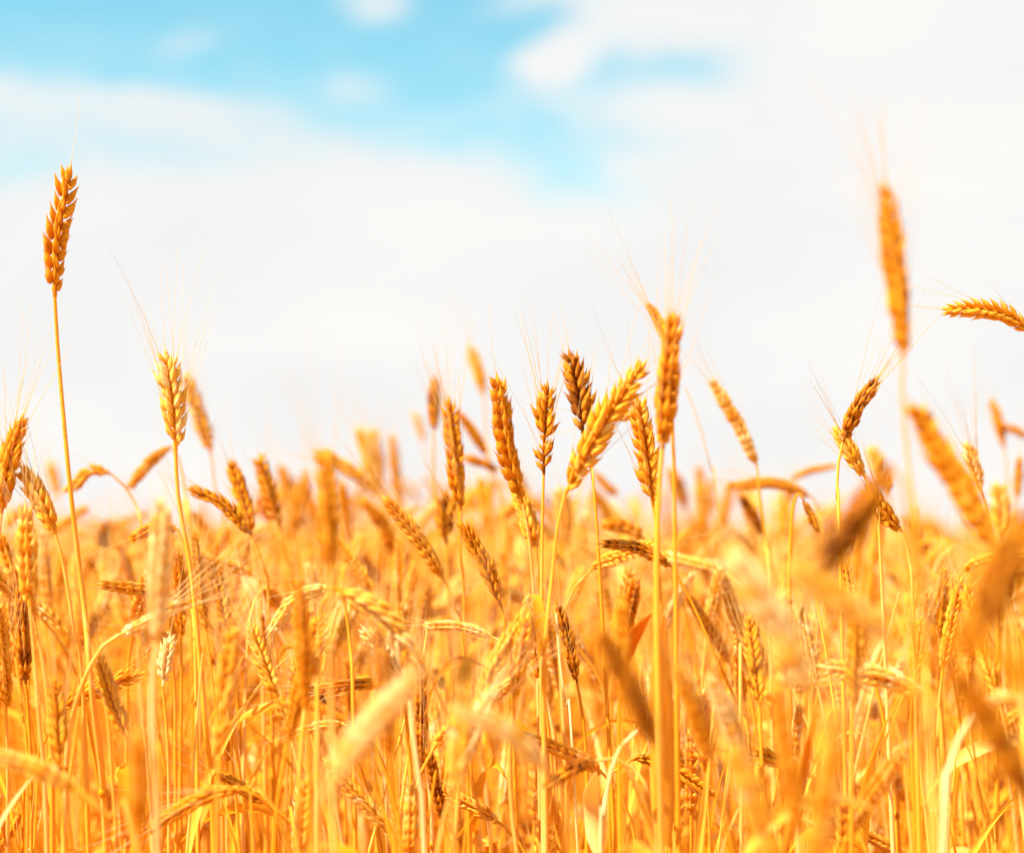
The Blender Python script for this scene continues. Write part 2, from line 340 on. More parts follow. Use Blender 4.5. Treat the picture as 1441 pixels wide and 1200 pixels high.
# ------------------------------------------------------------------ the stalks one can single out
# short name | label | ear base->tip in photograph px | depth | width px | tone | awn | stem px below the ear (or None) | options
H = [
 ('the tall dark ear at far left', 'tallest dark orange wheat ear on a long bare stem at far left against cloud', [(77,418),(79,345),(88,290),(97,245)], 1.5, 36, .33, .03, [(82,500),(98,680),(118,850),(128,960),(150,1200)], dict(stone=.7, spread=1.18, rs=1.25)),
 ('the pale upright ear', 'pale gold upright ear with long fanned bristles, second tall stem from the left', [(247,634),(243,565),(234,503)], 1.5, 36, .76, 1, [(251,700),(268,800),(282,940),(290,1030),(302,1200)], dict(stone=.6, rs=1.3, roll=0.2)),
 ('the blurred ear behind the pale one', 'soft gold ear leaning left close behind the pale upright ear', [(297,640),(282,590),(262,530)], 2.1, 20, .75, .7, [(305,700),(322,800)], {}),
 ('the small drooping ear', 'small gold ear drooping down left beside the foot of the pale upright ear', [(240,627),(212,650),(184,683)], 1.95, 18, .45, .3, [(250,640),(262,700),(268,790)], {}),
 ('the bristly ear at the left edge', 'orange ear cut by the left edge with long bristles sweeping up', [(2,722),(10,660),(30,592)], 1.5, 30, .45, 1, [(-4,800),(-8,1000)], {}),
 ('the shaggy ear at left', 'shaggy gold ear leaning left with loose hanging bristles, near the left edge', [(78,750),(58,705),(33,662)], 1.5, 30, .6, .8, [(88,790),(103,880),(118,1000)], {}),
 ('the faint far ear at left', 'faint far blurred ear just left of the tall bare stem', [(82,702),(77,678),(70,652)], 2.9, 18, .7, .3, None, {}),
 ('the arched ear at left', 'small gold ear arching left over the sky just right of the tall bare stem', [(158,668),(130,662),(95,690)], 1.85, 18, .5, .2, [(176,684),(192,712),(200,745),(208,850)], {}),
 ('the lone brown ear', 'small dark brown blurred ear standing alone over the pale far field at left', [(139,790),(144,765),(151,735)], 2.3, 18, .05, .1, None, {}),
 ('the knotted ear', 'short knotted brown gold ear bent left beside the long curved stem', [(250,745),(222,742),(187,756)], 1.65, 20, .35, .2, [(262,775),(270,850),(276,980)], {}),
 ('the bleached upright ear', 'bleached cream ear standing upright, slightly out of focus, below the pale upright ear', [(222,905),(224,810),(229,712)], 1.2, 34, 1.0, .5, [(214,950),(216,1060),(222,1200)], dict(stone=.95, rs=1.2)),
 ('the cream arched ear', 'cream ear bent right at the end of a long arched stem in the left half', [(168,893),(205,876),(247,850)], 1.42, 22, .92, .8, [(150,903),(128,935),(108,985),(95,1050),(90,1200)], dict(stone=.75, rs=1.3)),
 ('the hooked ear at left', 'hooked gold ear with a braided front and bristles hanging to the left', [(42,852),(38,790),(36,722)], 1.42, 34, .6, .9, [(46,900),(54,1000),(66,1200)], {}),
 ('the brown ear low at left', 'brown gold ear with fine bristles standing low at the left edge', [(36,962),(33,900),(29,832)], 1.6, 26, .22, .9, [(40,1010),(44,1150)], {}),
 ('the cut gold ear at the left edge', 'gold ear pointing left, half cut by the left edge under the shaggy ear', [(32,835),(16,800),(2,758)], 1.7, 26, .5, .4, None, {}),
 ('the ear lying left', 'orange ear lying nearly flat and pointing left, crossing the foot of its upright neighbour', [(352,752),(315,710),(270,690)], 1.7, 22, .3, .3, [(372,800),(380,900)], {}),
 ('the upright ear of the crossed pair', 'orange upright ear of a crossed pair at left centre', [(354,756),(343,705),(326,655)], 1.8, 24, .4, .8, [(360,800),(368,900)], {}),
 ('the leaning ear after the pair', 'orange gold ear leaning left, right of the crossed pair', [(394,742),(381,700),(366,645)], 1.95, 24, .45, .4, [(404,790),(422,860)], {}),
 ('the hazy ear left of centre', 'hazy gold ear leaning left among blurred ears left of centre', [(432,742),(412,705),(396,660)], 2.6, 26, .55, .5, None, {}),
 ('the wide soft ear', 'wide soft pale orange ear close to the camera on a straight stem left of centre', [(464,805),(465,725),(456,640)], 1.12, 32, .5, .6, [(464,900),(466,1000),(470,1200)], dict(stone=.7)),
 ('the flat soft ear', 'soft gold ear lying towards the upper left against the sky left of centre', [(526,692),(492,662),(448,640)], 2.3, 22, .5, .3, None, {}),
 ('the bright soft ear', 'bright soft gold ear standing tallest of the hazy group left of centre', [(528,700),(520,655),(505,606)], 2.5, 26, .65, .9, None, {}),
 ('the second bright soft ear', 'soft gold ear doubled close to the bright tallest one of the hazy group', [(534,690),(530,650),(524,608)], 2.6, 22, .65, .7, None, {}),
 ('the slim faint ear', 'slim faint gold ear standing alone left of centre', [(561,702),(556,660),(552,615)], 2.6, 15, .6, .4, None, {}),
 ('the diagonal bristly ear', 'long gold ear slanting up left with fine bristles, left of centre', [(624,815),(590,760),(543,703)], 1.68, 25, .5, .9, [(640,855),(655,950)], {}),
 ('the tiny far ear', 'tiny faint far ear leaning left beside the small brown upright ear', [(597,622),(591,602),(583,582)], 3.0, 12, .6, .2, None, {}),
 ('the small brown upright ear', 'small brown blurred upright ear on a thin faint stem at centre', [(610,608),(611,570),(612,534)], 2.1, 18, .2, .3, [(611,680),(618,780)], {}),
 ('the notched ear', 'long upright orange ear with fine bristles, left of the tallest centre group', [(648,718),(640,650),(632,568)], 1.72, 28, .45, .8, [(648,780),(655,900)], {}),
 ('the leaning ear behind the notched one', 'blurred orange ear leaning left close behind the long upright ear at centre', [(684,640),(668,612),(648,584)], 2.2, 18, .4, .3, None, {}),
 ('the floating gold ear', 'blurred gold ear standing highest of the centre left, tilted left, clear of its neighbours', [(681,558),(674,528),(663,491)], 2.4, 20, .55, .4, [(685,620),(690,700)], {}),
 ('the stout orange ear', 'stout dark orange ear rising behind the fine bristles at centre left', [(628,765),(627,732),(629,698)], 1.95, 26, .25, .4, None, {}),
 ('the level ear at centre', 'blurred orange ear lying level between two upright ears at centre', [(702,662),(680,652),(653,644)], 2.2, 15, .35, .2, None, {}),
 ('the tall orange centre ear', 'tall orange upright ear with spiky outline at centre', [(735,708),(714,640),(700,536)], 1.62, 31, .35, .25, [(745,760),(752,850),(758,1000)], dict(spread=1.2)),
 ('the ear under the tall centre ear', 'gold ear continuing the line below the tall orange centre ear', [(754,775),(744,735),(728,690)], 1.66, 28, .5, .3, [(760,830),(766,950)], {}),
 ('the slanting brown gold ear', 'brown gold ear slanting up left with white bristles, below centre left', [(706,855),(684,795),(650,738)], 1.55, 25, .3, .7, [(714,900),(722,1000)], {}),
 ('the gapped ear', 'small orange upright ear with a bare gap near its foot and long upright bristles', [(765,668),(766,612),(770,546)], 1.55, 26, .3, .6, [(763,760),(762,900),(762,1000),(765,1200)], dict(gap=(.22,.42), stone=.75)),
 ('the darkest ear', 'darkest brown orange upright ear at centre, seen against the sky', [(820,610),(816,560),(803,502)], 1.6, 31, .1, .35, [(826,650),(840,740)], {}),
 ('the big leaning gold ear', 'big bright gold ear leaning right across its neighbours at centre', [(795,695),(835,620),(862,575),(902,518)], 1.42, 36, .52, .5, [(785,740),(778,800),(768,900),(765,1000),(768,1200)], dict(stone=.75)),
 ('the arching ear at centre', 'gold ear curving over to the left, joining the leaning gold ear at centre', [(912,612),(893,585),(852,584)], 1.7, 24, .5, .3, [(918,640),(924,700)], {}),
 ('the braided ear', 'gold ear with a neat braided front, left of the big soft orange ear', [(919,712),(910,645),(897,566)], 1.55, 30, .5, .5, [(925,760),(926,900),(930,1200)], dict(roll=0.1)),
 ('the big soft orange ear', 'big soft orange ear with long fanned bristles, tallest right of centre', [(932,632),(938,560),(946,450)], 1.33, 36, .3, 1, [(927,700),(924,800),(926,950),(931,1200)], dict(stone=.75, rs=1.5, spread=1.2)),
 ('the stray ear tip', 'small orange ear poking up left behind the top of the big soft orange ear', [(942,490),(930,460),(914,430)], 1.38, 15, .35, .6, [(945,540),(947,620),(950,760)], {}),
 ('the leaning pale ear on the right', 'pale gold ear leaning left, standing apart right of the big soft orange ear', [(1065,655),(1040,600),(1003,538)], 1.88, 22, .75, .5, [(1070,700),(1078,770),(1083,850)], {}),
 ('the small ear behind the leaning gold one', 'small blurred gold ear slanting down right below the leaning gold ear', [(835,662),(850,680),(866,694)], 2.3, 14, .45, .1, None, {}),
 ('the far gold ear right of centre', 'far blurred gold ear leaning left, right of the braided ear', [(968,718),(957,690),(943,662)], 2.6, 20, .55, .4, None, {}),
 ('the tall faint ear', 'tall faint gold ear standing upright over the horizon right of centre', [(992,765),(988,715),(984,660)], 2.7, 24, .6, .6, None, {}),
 ('the arched soft ear on the right', 'soft gold ear arched level to the left in the right half', [(1142,698),(1090,680),(1026,684)], 2.05, 18, .4, .2, [(1152,720),(1160,800)], {}),
 ('the slim level ear', 'slim soft gold ear lying level and pointing right', [(1112,674),(1140,662),(1176,655)], 2.3, 12, .55, .1, [(1100,690),(1096,760)], {}),
 ('the brown ear over the horizon', 'brown blurred ear leaning left at the horizon under the pale leaning ear', [(1073,755),(1060,725),(1043,698)], 2.2, 16, .15, .2, None, {}),
 ('the little dark hooked ear', 'little dark ear hanging beneath the end of the soft arched ear', [(1130,702),(1140,722),(1150,746)], 1.75, 12, .1, .7, None, {}),
 ('the bristling dark ear', 'dark orange ear tilted right with bristles flaring both ways in the right half', [(1186,622),(1204,578),(1232,536)], 1.58, 27, .2, 1, [(1180,650),(1178,700),(1182,770)], dict(spread=1.4)),
 ('the gold ear below the bristling one', 'gold ear leaning left just beneath the bristling dark ear', [(1218,672),(1198,640),(1180,604)], 1.6, 25, .65, .5, [(1232,720),(1240,800)], {}),
 ('the bent gold ear', 'gold ear bent towards the upper left behind the dark blurred foreground ear', [(1270,748),(1245,722),(1222,688)], 1.6, 24, .4, .3, [(1280,790),(1286,900)], {}),
 ('the tall right ear', 'tallest soft orange ear on a faint pale stem at right, long bristles above', [(1271,502),(1262,400),(1247,268)], 1.1, 38, .33, .9, [(1270,560),(1279,660),(1292,760),(1302,900),(1312,1200)], dict(stone=.7, rs=.8)),
 ('the sharp level ear', 'sharp gold ear with braided grains reaching in level from the right edge', [(1452,472),(1425,449),(1385,436),(1333,435)], 1.55, 25, .6, .25, [(1468,490),(1485,560),(1500,800)], dict(roll=.15, rs=1.2)),
 ('the dark near ear', 'dark brown blurred ear close to the camera, slanting down left in the right half', [(1250,652),(1212,718),(1160,798)], .98, 44, .02, .1, [(1262,652),(1274,700),(1284,850),(1292,1200)], {}),
 ('the long leaning near ear', 'long blurred orange ear leaning left near the right edge', [(1400,778),(1350,680),(1288,576)], 1.1, 42, .35, .15, [(1422,850),(1440,1000),(1450,1200)], dict(rs=1.3)),
 ('the near ear at the right edge', 'very blurred brown orange ear hanging down left at the right edge', [(1455,715),(1412,800),(1365,900)], .86, 58, .12, .1, [(1470,715),(1490,800),(1500,1000)], {}),
 ('the pale ear by the right edge', 'pale gold upright ear with fine bristles behind the long leaning near ear', [(1382,695),(1372,662),(1362,626)], 1.75, 20, .75, 1, None, {}),
 ('the forked ear', 'small blurred orange ear leaning left high near the right edge', [(1414,632),(1406,600),(1396,565)], 2.4, 14, .35, .1, [(1420,700),(1424,760)], {}),
 ('the side arm ear', 'slim blurred ear reaching left from the right edge beside the small leaning one', [(1450,616),(1430,606),(1406,597)], 2.4, 12, .4, .1, None, {}),
 ('the stubby far ear', 'stubby orange blurred ear standing at the right edge above the dark near ear', [(1431,702),(1433,675),(1435,646)], 2.2, 14, .3, .2, None, {}),
 ('the two row ear', 'pale gold ear bowing down left above the middle of the left half', [(466,825),(420,842),(383,886)], 1.48, 25, .78, .3, [(480,830),(492,900),(498,1050)], {}),
 ('the thick braided ear', 'thick gold ear with bright top edge arching down right below centre left', [(470,826),(535,865),(588,938)], 1.33, 36, .72, .2, [(455,840),(448,900),(446,1050)], {}),
 ('the level braided ear', 'small brown gold ear lying level with bristles pointing left in the lower left half', [(548,960),(500,962),(448,970)], 1.5, 21, .35, 1, [(566,975),(575,1050),(580,1200)], {}),
 ('the cream tipped ear', 'cream ear leaning left just above the blurred pale ear', [(566,962),(545,925),(515,888)], 1.62, 27, .98, .2, None, {}),
 ('the pale near ear', 'large pale blurred ear close to the camera slanting up right in the lower left half', [(460,1105),(512,1030),(582,955)], 1.0, 44, .95, .1, [(452,1140),(448,1200)], {}),
 ('the charred ear', 'short charred brown ear pointing up left under the level braided ear', [(462,1002),(448,985),(426,966)], 1.55, 20, -.35, .3, None, {}),
 ('the small cream ear', 'small cream brown ear lying level and pointing left below the charred one', [(488,1020),(455,1020),(418,1030)], 1.5, 16, .75, .1, None, {}),
 ('the crisp ear at lower left', 'crisp orange ear with paired grains leaning left at lower left', [(181,1042),(160,990),(140,928)], 1.45, 26, .4, .6, [(188,1090),(195,1200)], dict(roll=.1)),
 ('the glossy near ear', 'bright gold blurred ear pointing left at the lower left corner', [(112,1112),(60,1086),(-5,1062)], 1.2, 32, .65, .1, [(150,1150),(196,1205)], dict(rs=1.5)),
 ('the low ear lying left', 'brown gold ear lying low and pointing down left near the bottom left', [(342,1110),(290,1120),(208,1168)], 1.4, 22, .45, .7, [(362,1118),(400,1160),(420,1200)], {}),
 ('the low gold ear', 'gold ear pointing up left over the low lying one at bottom left', [(378,1132),(345,1112),(305,1088)], 1.5, 18, .4, .3, None, {}),
 ('the twisted ear on the right', 'gold ear with twisted shaded rows lying level in the lower right half', [(1304,978),(1235,950),(1160,938)], 1.38, 30, .72, .2, [(1320,990),(1326,1060),(1330,1200)], {}),
 ('the big pale near ear', 'big very blurred pale ear close to the camera slanting up left, right of centre', [(1142,985),(1100,890),(1036,785)], .95, 48, .85, .1, [(1152,1040),(1160,1200)], {}),
 ('the soft ear right of the big pale one', 'blurred gold ear close to the camera slanting up left below the dark near ear', [(1256,905),(1192,850),(1118,798)], .95, 40, .7, .1, [(1290,950),(1310,1050),(1318,1200)], {}),
 ('the dark near ear at centre', 'blurred brown orange ear close to the camera slanting up left below centre', [(920,1050),(888,970),(846,893)], .98, 38, .1, .1, [(928,1100),(932,1200)], {}),
 ('the cream ear at lower right', 'cream gold ear slightly out of focus leaning left in the lower right half', [(1052,1090),(1030,1025),(1003,958)], 1.22, 30, .88, .3, [(1062,1150),(1066,1200)], {}),
 ('the pale near ear at centre', 'pale blurred ear close to the camera slanting up left in the lower middle', [(775,1090),(712,1030),(648,1000)], 1.02, 28, .8, .1, [(800,1150),(806,1200)], {}),
 ('the low brown ear', 'small brown ear pointing down left at the end of a thin arched stem, bottom middle', [(838,1070),(805,1082),(768,1106)], 1.38, 21, .1, .1, [(862,1066),(890,1080),(915,1120),(925,1200)], dict(stone=.75)),
 ('the dark level ear', 'dark outlined orange ear lying level with its stem curving down to the right', [(945,797),(900,772),(853,765)], 1.58, 20, .15, .4, [(975,850),(1010,930),(1040,1000),(1060,1100)], dict(stone=.3)),
 ('the tufted ear', 'soft gold ear pointing left just above the dark level ear', [(908,760),(885,742),(853,738)], 1.9, 24, .45, .5, None, {}),
 ('the slim pale level ear', 'slim pale gold ear lying level at the middle of the picture', [(694,897),(650,882),(600,880)], 1.6, 17, .7, .4, None, {}),
 ('the narrow brown ear', 'narrow brown ear standing upright against the stems below centre', [(812,960),(800,905),(784,852)], 1.58, 20, .12, .5, None, {}),
 ('the dark gold ear low right', 'brown gold ear with fanned bristles pointing left in the lower right half', [(1134,1088),(1100,1072),(1068,1058)], 1.5, 20, .35, .9, None, {}),
 ('the ear on the arched stem', 'pale gold ear reaching the right edge from a broad arched stem', [(1382,990),(1412,983),(1450,990)], 1.15, 24, .85, .1, [(1356,1028),(1336,1080),(1328,1200)], dict(stone=.9, rs=1.3)),
 ('the near ear in the corner', 'very blurred brown ear close to the camera in the lower right corner', [(1452,1130),(1400,1030),(1345,950)], .85, 48, .2, .1, None, {}),
 ('the brown soft ear at left centre', 'brown orange blurred upright ear below the leaning orange ears at left centre', [(377,925),(374,895),(370,862)], 1.95, 24, .2, .2, None, {}),
 ('the cream ear behind', 'cream upright ear close behind the bleached upright ear stem', [(229,965),(232,935),(238,900)], 1.5, 22, 1.0, .2, [(236,1050),(238,1200)], {}),
 ('the dark ear at bottom centre', 'narrow brown ear with dark grains standing low at the bottom, left of centre', [(626,1160),(614,1110),(604,1058)], 1.5, 20, .1, .4, None, {}),
 ('the stout far ear', 'blurred brown orange ear leaning left low in the right half', [(1000,1070),(980,1010),(955,945)], 1.15, 28, .35, .1, None, {}),
 ('the spotted gold ear', 'gold ear leaning left under the bleached sky gap right of the twin stems', [(1215,905),(1200,860),(1190,800)], 1.62, 22, .35, .5, None, {}),
 ('the left hazy tall ear', 'hazy pale orange ear leaning right over the skyline between two leaning ears at left centre', [(408,762),(418,715),(432,668)], 2.5, 24, .5, .4, None, {}),
 ('the hazy ear beside the wide soft one', 'hazy orange ear upright close right of the wide soft ear', [(488,772),(486,725),(480,682)], 2.4, 24, .45, .4, None, {}),
 ('the soft ear under the bright ones', 'soft orange ear slanting up left beneath the bright soft hazy pair', [(560,790),(540,740),(512,706)], 2.2, 24, .4, .3, None, {}),
 ('the soft ear between stout and tall', 'soft gold ear upright in the gap left of the tall orange centre ear', [(690,760),(684,715),(676,676)], 2.4, 22, .55, .4, None, {}),
 ('the wide glowing ear', 'wide glowing blurred gold ear just right of the gapped ear', [(798,765),(794,725),(788,690)], 2.2, 30, .65, .3, None, {}),
 ('the glowing ear left of the gapped one', 'blurred gold ear leaning left just below the gapped ear', [(752,750),(742,718),(728,668)], 2.5, 24, .6, .3, None, {}),
 ('the soft ear under the arch', 'blurred gold ear leaning left under the arch of the centre ears', [(868,745),(852,720),(836,690)], 2.6, 20, .6, .3, None, {}),
 ('the faint ear left of the horizon gap', 'faint gold blurred ear leaning right, right of the tall faint ear', [(1008,768),(1018,728),(1026,688)], 2.8, 22, .6, .4, None, {}),
 ('the faint ear under the arched soft ear', 'blurred gold ear upright in the space under the arched soft ear', [(1112,770),(1108,735),(1100,706)], 2.5, 20, .55, .3, None, {}),
 ('the soft ear right of the bristling one', 'blurred gold ear leaning left just behind the dark near ear tip', [(1252,700),(1240,665),(1226,632)], 2.2, 22, .6, .3, None, {}),
 ('the soft ear at the right skyline', 'blurred gold ear upright on the skyline near the right edge', [(1412,762),(1410,722),(1404,684)], 2.1, 26, .6, .7, None, {}),
 ('the leaning soft ear at the left skyline', 'blurred orange ear leaning left on the skyline right of the bleached upright ear', [(302,775),(290,750),(276,728)], 2.4, 20, .45, .3, None, {}),
]
heroes = []
def ground_from(p, q, h=0.0):
    """carry on from q (last traced point, p before it) down to the soil"""
    d = unit(q - p); d[0] = np.clip(d[0] * .35, -.12, .12); d[1] *= .3; d[2] = -1
    return q + d * q[2]
for name, label, ear, d, w, tone, awn, stem, o in H:
    r = np.random.default_rng(sum(map(ord, label)))
    tilt = r.uniform(-.012, .012)
    n = len(ear); eP = spline([at(x, y, d + tilt * i / (n - 1)) for i, (x, y) in enumerate(ear)], 24)
    W = float(np.clip(w * 1.12 * d / FPX, .009, .021))
    if stem:
        pts = [at(x, y, d + (.03 * i / len(stem)) * r.uniform(-1, 1)) for i, (x, y) in enumerate(stem)]
        g = ground_from(pts[-2] if len(pts) > 1 else eP[0], pts[-1]); g[2] = 0
        mid = pts[-1] * .5 + g * .5
        sP = spline([eP[0]] + pts + [mid, g], 60)[::-1]
    else:
        dr = unit(eP[0] - eP[3]); g = eP[0] + np.array([dr[0] * .06 + r.uniform(-.02, .02), r.uniform(-.03, .03), 0]); g[2] = 0
        droop = dr[2] > -.1
        sP = bez(eP[0], eP[0] + dr * (.05 if droop else .10), g * [1, 1, 0] + [0, 0, eP[0][2] * .72], g, 60)[::-1]
    ro = o.pop('roll', r.uniform(0, 3.1))
    make_stalk(eP, sP, W, tone, ro, label, awn=awn, leaves=0 if ear[0][1] < 660 else int(r.integers(0, 2)), r=r, **o)
    c = ear[len(ear) // 2]; heroes.append((c[0], c[1], name))

# loose single pieces between the stalks: bare curved straws and two broad dry blades
def straw_thing(name, pts, d, r0, r1, tone, label, cat, mat=M_STEM):
    P = [at(x, y, d) for x, y in pts]; g = ground_from(P[-2], P[-1]); g[2] = 0
    S = spline(P + [(P[-1] + g) / 2, g], 50)[::-1]
    o = build(name, stem_mesh(S, r0, r1, tone, nodes=False), mat, None, g); o.location = g
    o['label'] = label; o['category'] = cat
straw_thing('bare_straw', [(897,1028),(872,1052),(856,1100),(848,1160),(846,1200)], 1.36, .0017, .0013, 1.0, 'pale cream bare straw curving up right at the bottom middle', 'straw')
straw_thing('bare_straw', [(606,950),(630,1010),(652,1062),(678,1150),(694,1210)], 1.3, .0014, .001, -.15, 'brownish bare straw slanting from the middle down to the bottom edge', 'straw')
straw_thing('bare_straw', [(965,545),(985,600),(1000,660),(1012,730)], 1.9, .0009, .0006, .75, 'thin faint headless straw bending left against the sky right of centre', 'straw')
straw_thing('bare_straw', [(578,985),(580,1020),(590,1100),(597,1205)], 1.34, .0020, .0014, .95, 'thick pale upright straw under the cream tipped ear', 'straw')
straw_thing('bare_straw', [(783,862),(788,930),(796,990),(806,1060)], 1.5, .0012, .0009, 1.0, 'thin white straw standing beside the narrow brown ear', 'straw')
straw_thing('bare_straw', [(868,955),(850,1010),(815,1080),(800,1130)], 1.3, .0012, .0008, 0.0, 'thin orange brown straw crossing behind the dark near ear at centre', 'straw')
def blade(name, pts, d, w, tone, label, fold=.25, turn=0.0):
    P = spline([at(x, y, d + .01 * math.sin(i * 1.3)) for i, (x, y) in enumerate(pts)], 22); n = len(P); s = np.linspace(0, 1, n)
    T, N, B = frames(P, (1, .25, .1)); tw = (turn * s)[:, None]; N, B = N * np.cos(tw) + B * np.sin(tw), B * np.cos(tw) - N * np.sin(tw)
    ww = (w * np.clip(.5 + 3 * s, 0, 1) * np.clip((1 - s) * 3.2, .04, 1) ** .7)[:, None]
    V = np.stack([P + N * ww * k + B * ww * fold * abs(k) for k in (-1, -.5, 0, .5, 1)] + [P + N * ww * k + B * (ww * fold * abs(k) - .0004) for k in (1, .5, 0, -.5, -1)], 1)
    mb = MB(); mb.add(V.reshape(-1, 3), ring_faces(n, 10), tone + np.repeat(.1 * s, 10))
    o = build(name, mb, M_LEAF, None, P[0]); o.location = P[0]; o['label'] = label; o['category'] = 'leaf'
blade('dry_leaf', [(862,985),(880,925),(900,885),(918,862)], 1.36, .0055, .05, 'orange dry leaf blade slanting up right to the thick centre stem', turn=.6)
blade('dry_leaf', [(936,1190),(934,1060),(932,960),(934,862)], 1.37, .009, .78, 'broad pale gold leaf blade sheathing the thick centre stem', turn=.3)
blade('dry_leaf', [(842,1200),(836,1150),(834,1115),(838,1086)], 1.45, .007, .8, 'short pale torn leaf standing at the bottom middle', turn=.3)
blade('dry_leaf', [(600,1200),(630,1100),(640,1030)], 1.7, .007, .35, 'orange leaf blade standing behind the brownish straw', turn=.8)
blade('dry_leaf', [(1105,1200),(1125,1110),(1140,1040),(1150,1000)], 1.3, .0034, .35, 'orange leaf blade slanting up right near the bottom of the right half', turn=.4)

# ------------------------------------------------------------------ generic stalks
def plant(h, lean, neck, az, earL, r, x, y):
    """ear and stem polylines of a stalk whose highest point is h"""
    hd = np.array([math.cos(az), math.sin(az), 0.]); m = 46; neckL = r.uniform(.05, .12)
    stemL = max(h - .05, .3); s = np.linspace(0, stemL + earL, m * 2)
    f = np.clip((s - (stemL - neckL)) / (neckL + earL * .6), 0, 1); f = f * f * (3 - 2 * f)
    phi = lean + (neck - lean) * f + .12 * np.sin(s * 7 + az)
    dd = np.sin(phi)[:, None] * hd + np.cos(phi)[:, None] * np.array([0, 0, 1.])
    P = np.vstack([np.zeros(3), np.cumsum((dd[:-1] + dd[1:]) / 2 * np.diff(s)[:, None], axis=0)])
    P[:, 2] -= P[:, 2].max() - h                      # the foot goes into the soil or is lengthened
    k = int(np.searchsorted(s, stemL)); st = P[:k + 1].copy(); ea = P[k:].copy()
    if st[0][2] > 0: st = np.vstack([st[0] * [1, 1, 0], st])
    else: st = st[st[:, 2] >= 0]; st = np.vstack([st[0] * [1, 1, 0], st])
    off = np.array([x, y, 0]); return ea + off, resample(st, 40) + off
def tone_word(t): return 'pale' if t > .78 else 'gold' if t > .5 else 'orange' if t > .25 else 'brown'
def pose_word(nk): return 'upright' if nk < .45 else 'leaning' if nk < 1.05 else 'level' if nk < 1.75 else 'nodding'
used_labels = {}
def near_ref(px, py):
    return sorted((math.hypot(px - a, py - b), a, b, nm) for a, b, nm in heroes)
def filler_label(px, py, tone, neck, awned, d):
    desc = f"{'soft ' if d > 1.85 or d < 1.25 else ''}{tone_word(tone)} {pose_word(neck)} ear"
    if awned: desc = 'bristly ' + desc
    if px < 0 or px > PW or py > PH:
        side = 'left' if px < 0 else 'right' if px > PW else 'bottom'
    for dist, a, b, nm in near_ref(px, py)[:14]:
        ddx, ddy = px - a, py - b
        rel = ('right of' if ddx > 0 else 'left of') if abs(ddx) > abs(ddy) else ('below' if ddy > 0 else 'above')
        if dist < 45: rel = 'close ' + rel
        elif dist > 130: rel = 'well ' + rel
        lab = f'{desc} {rel} {nm}'
        if len(lab.split()) <= 16 and lab not in used_labels: used_labels[lab] = 1; return lab
    return None

N_FILL = 300 - len(H)
count = 0; tries = 0; spots = []
while count < N_FILL and tries < 20000:
    tries += 1
    q = rng.random(); d = rng.uniform(1.25, 1.72) if q < .15 else math.sqrt(rng.uniform(1.7 ** 2, 2.12 ** 2)) if q < .95 else rng.uniform(.85, 1.15)
    hw = d * .262
    x = rng.uniform(-hw, hw)
    ymin = 800 if d < 1.7 else rng.choice([735, 765, 780])
    u = rng.random()
    py = (ymin + 15 + 350 * u ** 1.7) if d > 1.2 else rng.uniform(930, 1190)
    top = at(720, py, d)[2]
    if any((x - a) ** 2 + (d - b) ** 2 < .016 ** 2 for a, b in spots): continue
    r = np.random.default_rng(tries + 5000)
    nk = r.choice([r.uniform(.05, .45), r.uniform(.45, 1.05), r.uniform(1.05, 1.75), r.uniform(1.75, 2.5)], p=[.58, .24, .1, .08])
    if d < 1.2: nk = r.uniform(.05, .5)
    tone = float(np.clip(r.normal(.60, .16), .3, .95)); az = r.uniform(0, 6.28); earL = r.uniform(.06, .092)
    eP, sP = plant(top, r.uniform(-.04, .12), nk, az, earL, r, x, d)
    aw = float(r.choice([0.25, .6, 1.0])); cx, cy = project(eP[len(eP) // 2])
    if not (-10 < cx < PW + 10 and cy < PH + 10): continue
    lab = filler_label(cx, cy, tone, nk, aw > .9, d)
    if lab is None: continue
    spots.append((x, d))
    make_stalk(eP, sP, r.uniform(.0115, .0155), tone, r.uniform(0, 3.1), lab, awn=aw * .8, leaves=0 if d < 1.3 else int(r.integers(0, 2)), r=r, gap=(.2, .35) if r.random() < .12 else None, spread=r.uniform(.85, 1.2))
    count += 1
_l = [o['label'] for o in scene.objects if o.get('label')]; print('labels', len(_l), len(set(_l)), _l[110:300:18], [x for x in _l if not 4 <= len(x.split()) <= 16])
print('heroes', len(H), 'fillers', count)

# ------------------------------------------------------------------ the rest of the crop: one mass nobody could count
def field_protos(lod, K):
    out = []
    for q in range(K):
        r = np.random.default_rng(900 + lod * 50 + q); mb = MB()
        nk = [.1, .25, .4, .6, .9, 1.3, 1.9, 2.4][q % 8] + r.uniform(-.1, .1)
        eP, sP = plant(.88, r.uniform(-.05, .12), nk, r.uniform(0, 6.28), r.uniform(.065, .09), r, 0, 0)
        e, a = ear_mesh(resample(eP, 10 if lod < 2 else 6), r.uniform(.0125, .0155), .5, r.uniform(0, 3), lod, (.5 if lod == 1 else .45) if lod < 3 else 0, r)
        V, F, T = e.arrays(); mb.add(V, F, T)
        if a is not None and a.n: V, F, T = a.arrays(); mb.add(V, F, T)
        if lod == 1: V, F, T = stem_mesh(resample(sP, 14), .0025, .0011, .55, 5, False).arrays(); mb.add(V, F, T)
        else: tube(mb, resample(sP, 6), .0024, 3, .5)
        for _ in range((1, 1, 0, 2)[q % 4] if lod == 1 else q % 2):
            V, F, T = leaf_mesh(sP[int(len(sP) * r.uniform(.5, .85))], r.uniform(0, 6.28), r.uniform(.1, .22), r.uniform(.003, .006), .8, .45, r).arrays(); mb.add(V, F, T)
        out.append(mb.arrays())
    return out
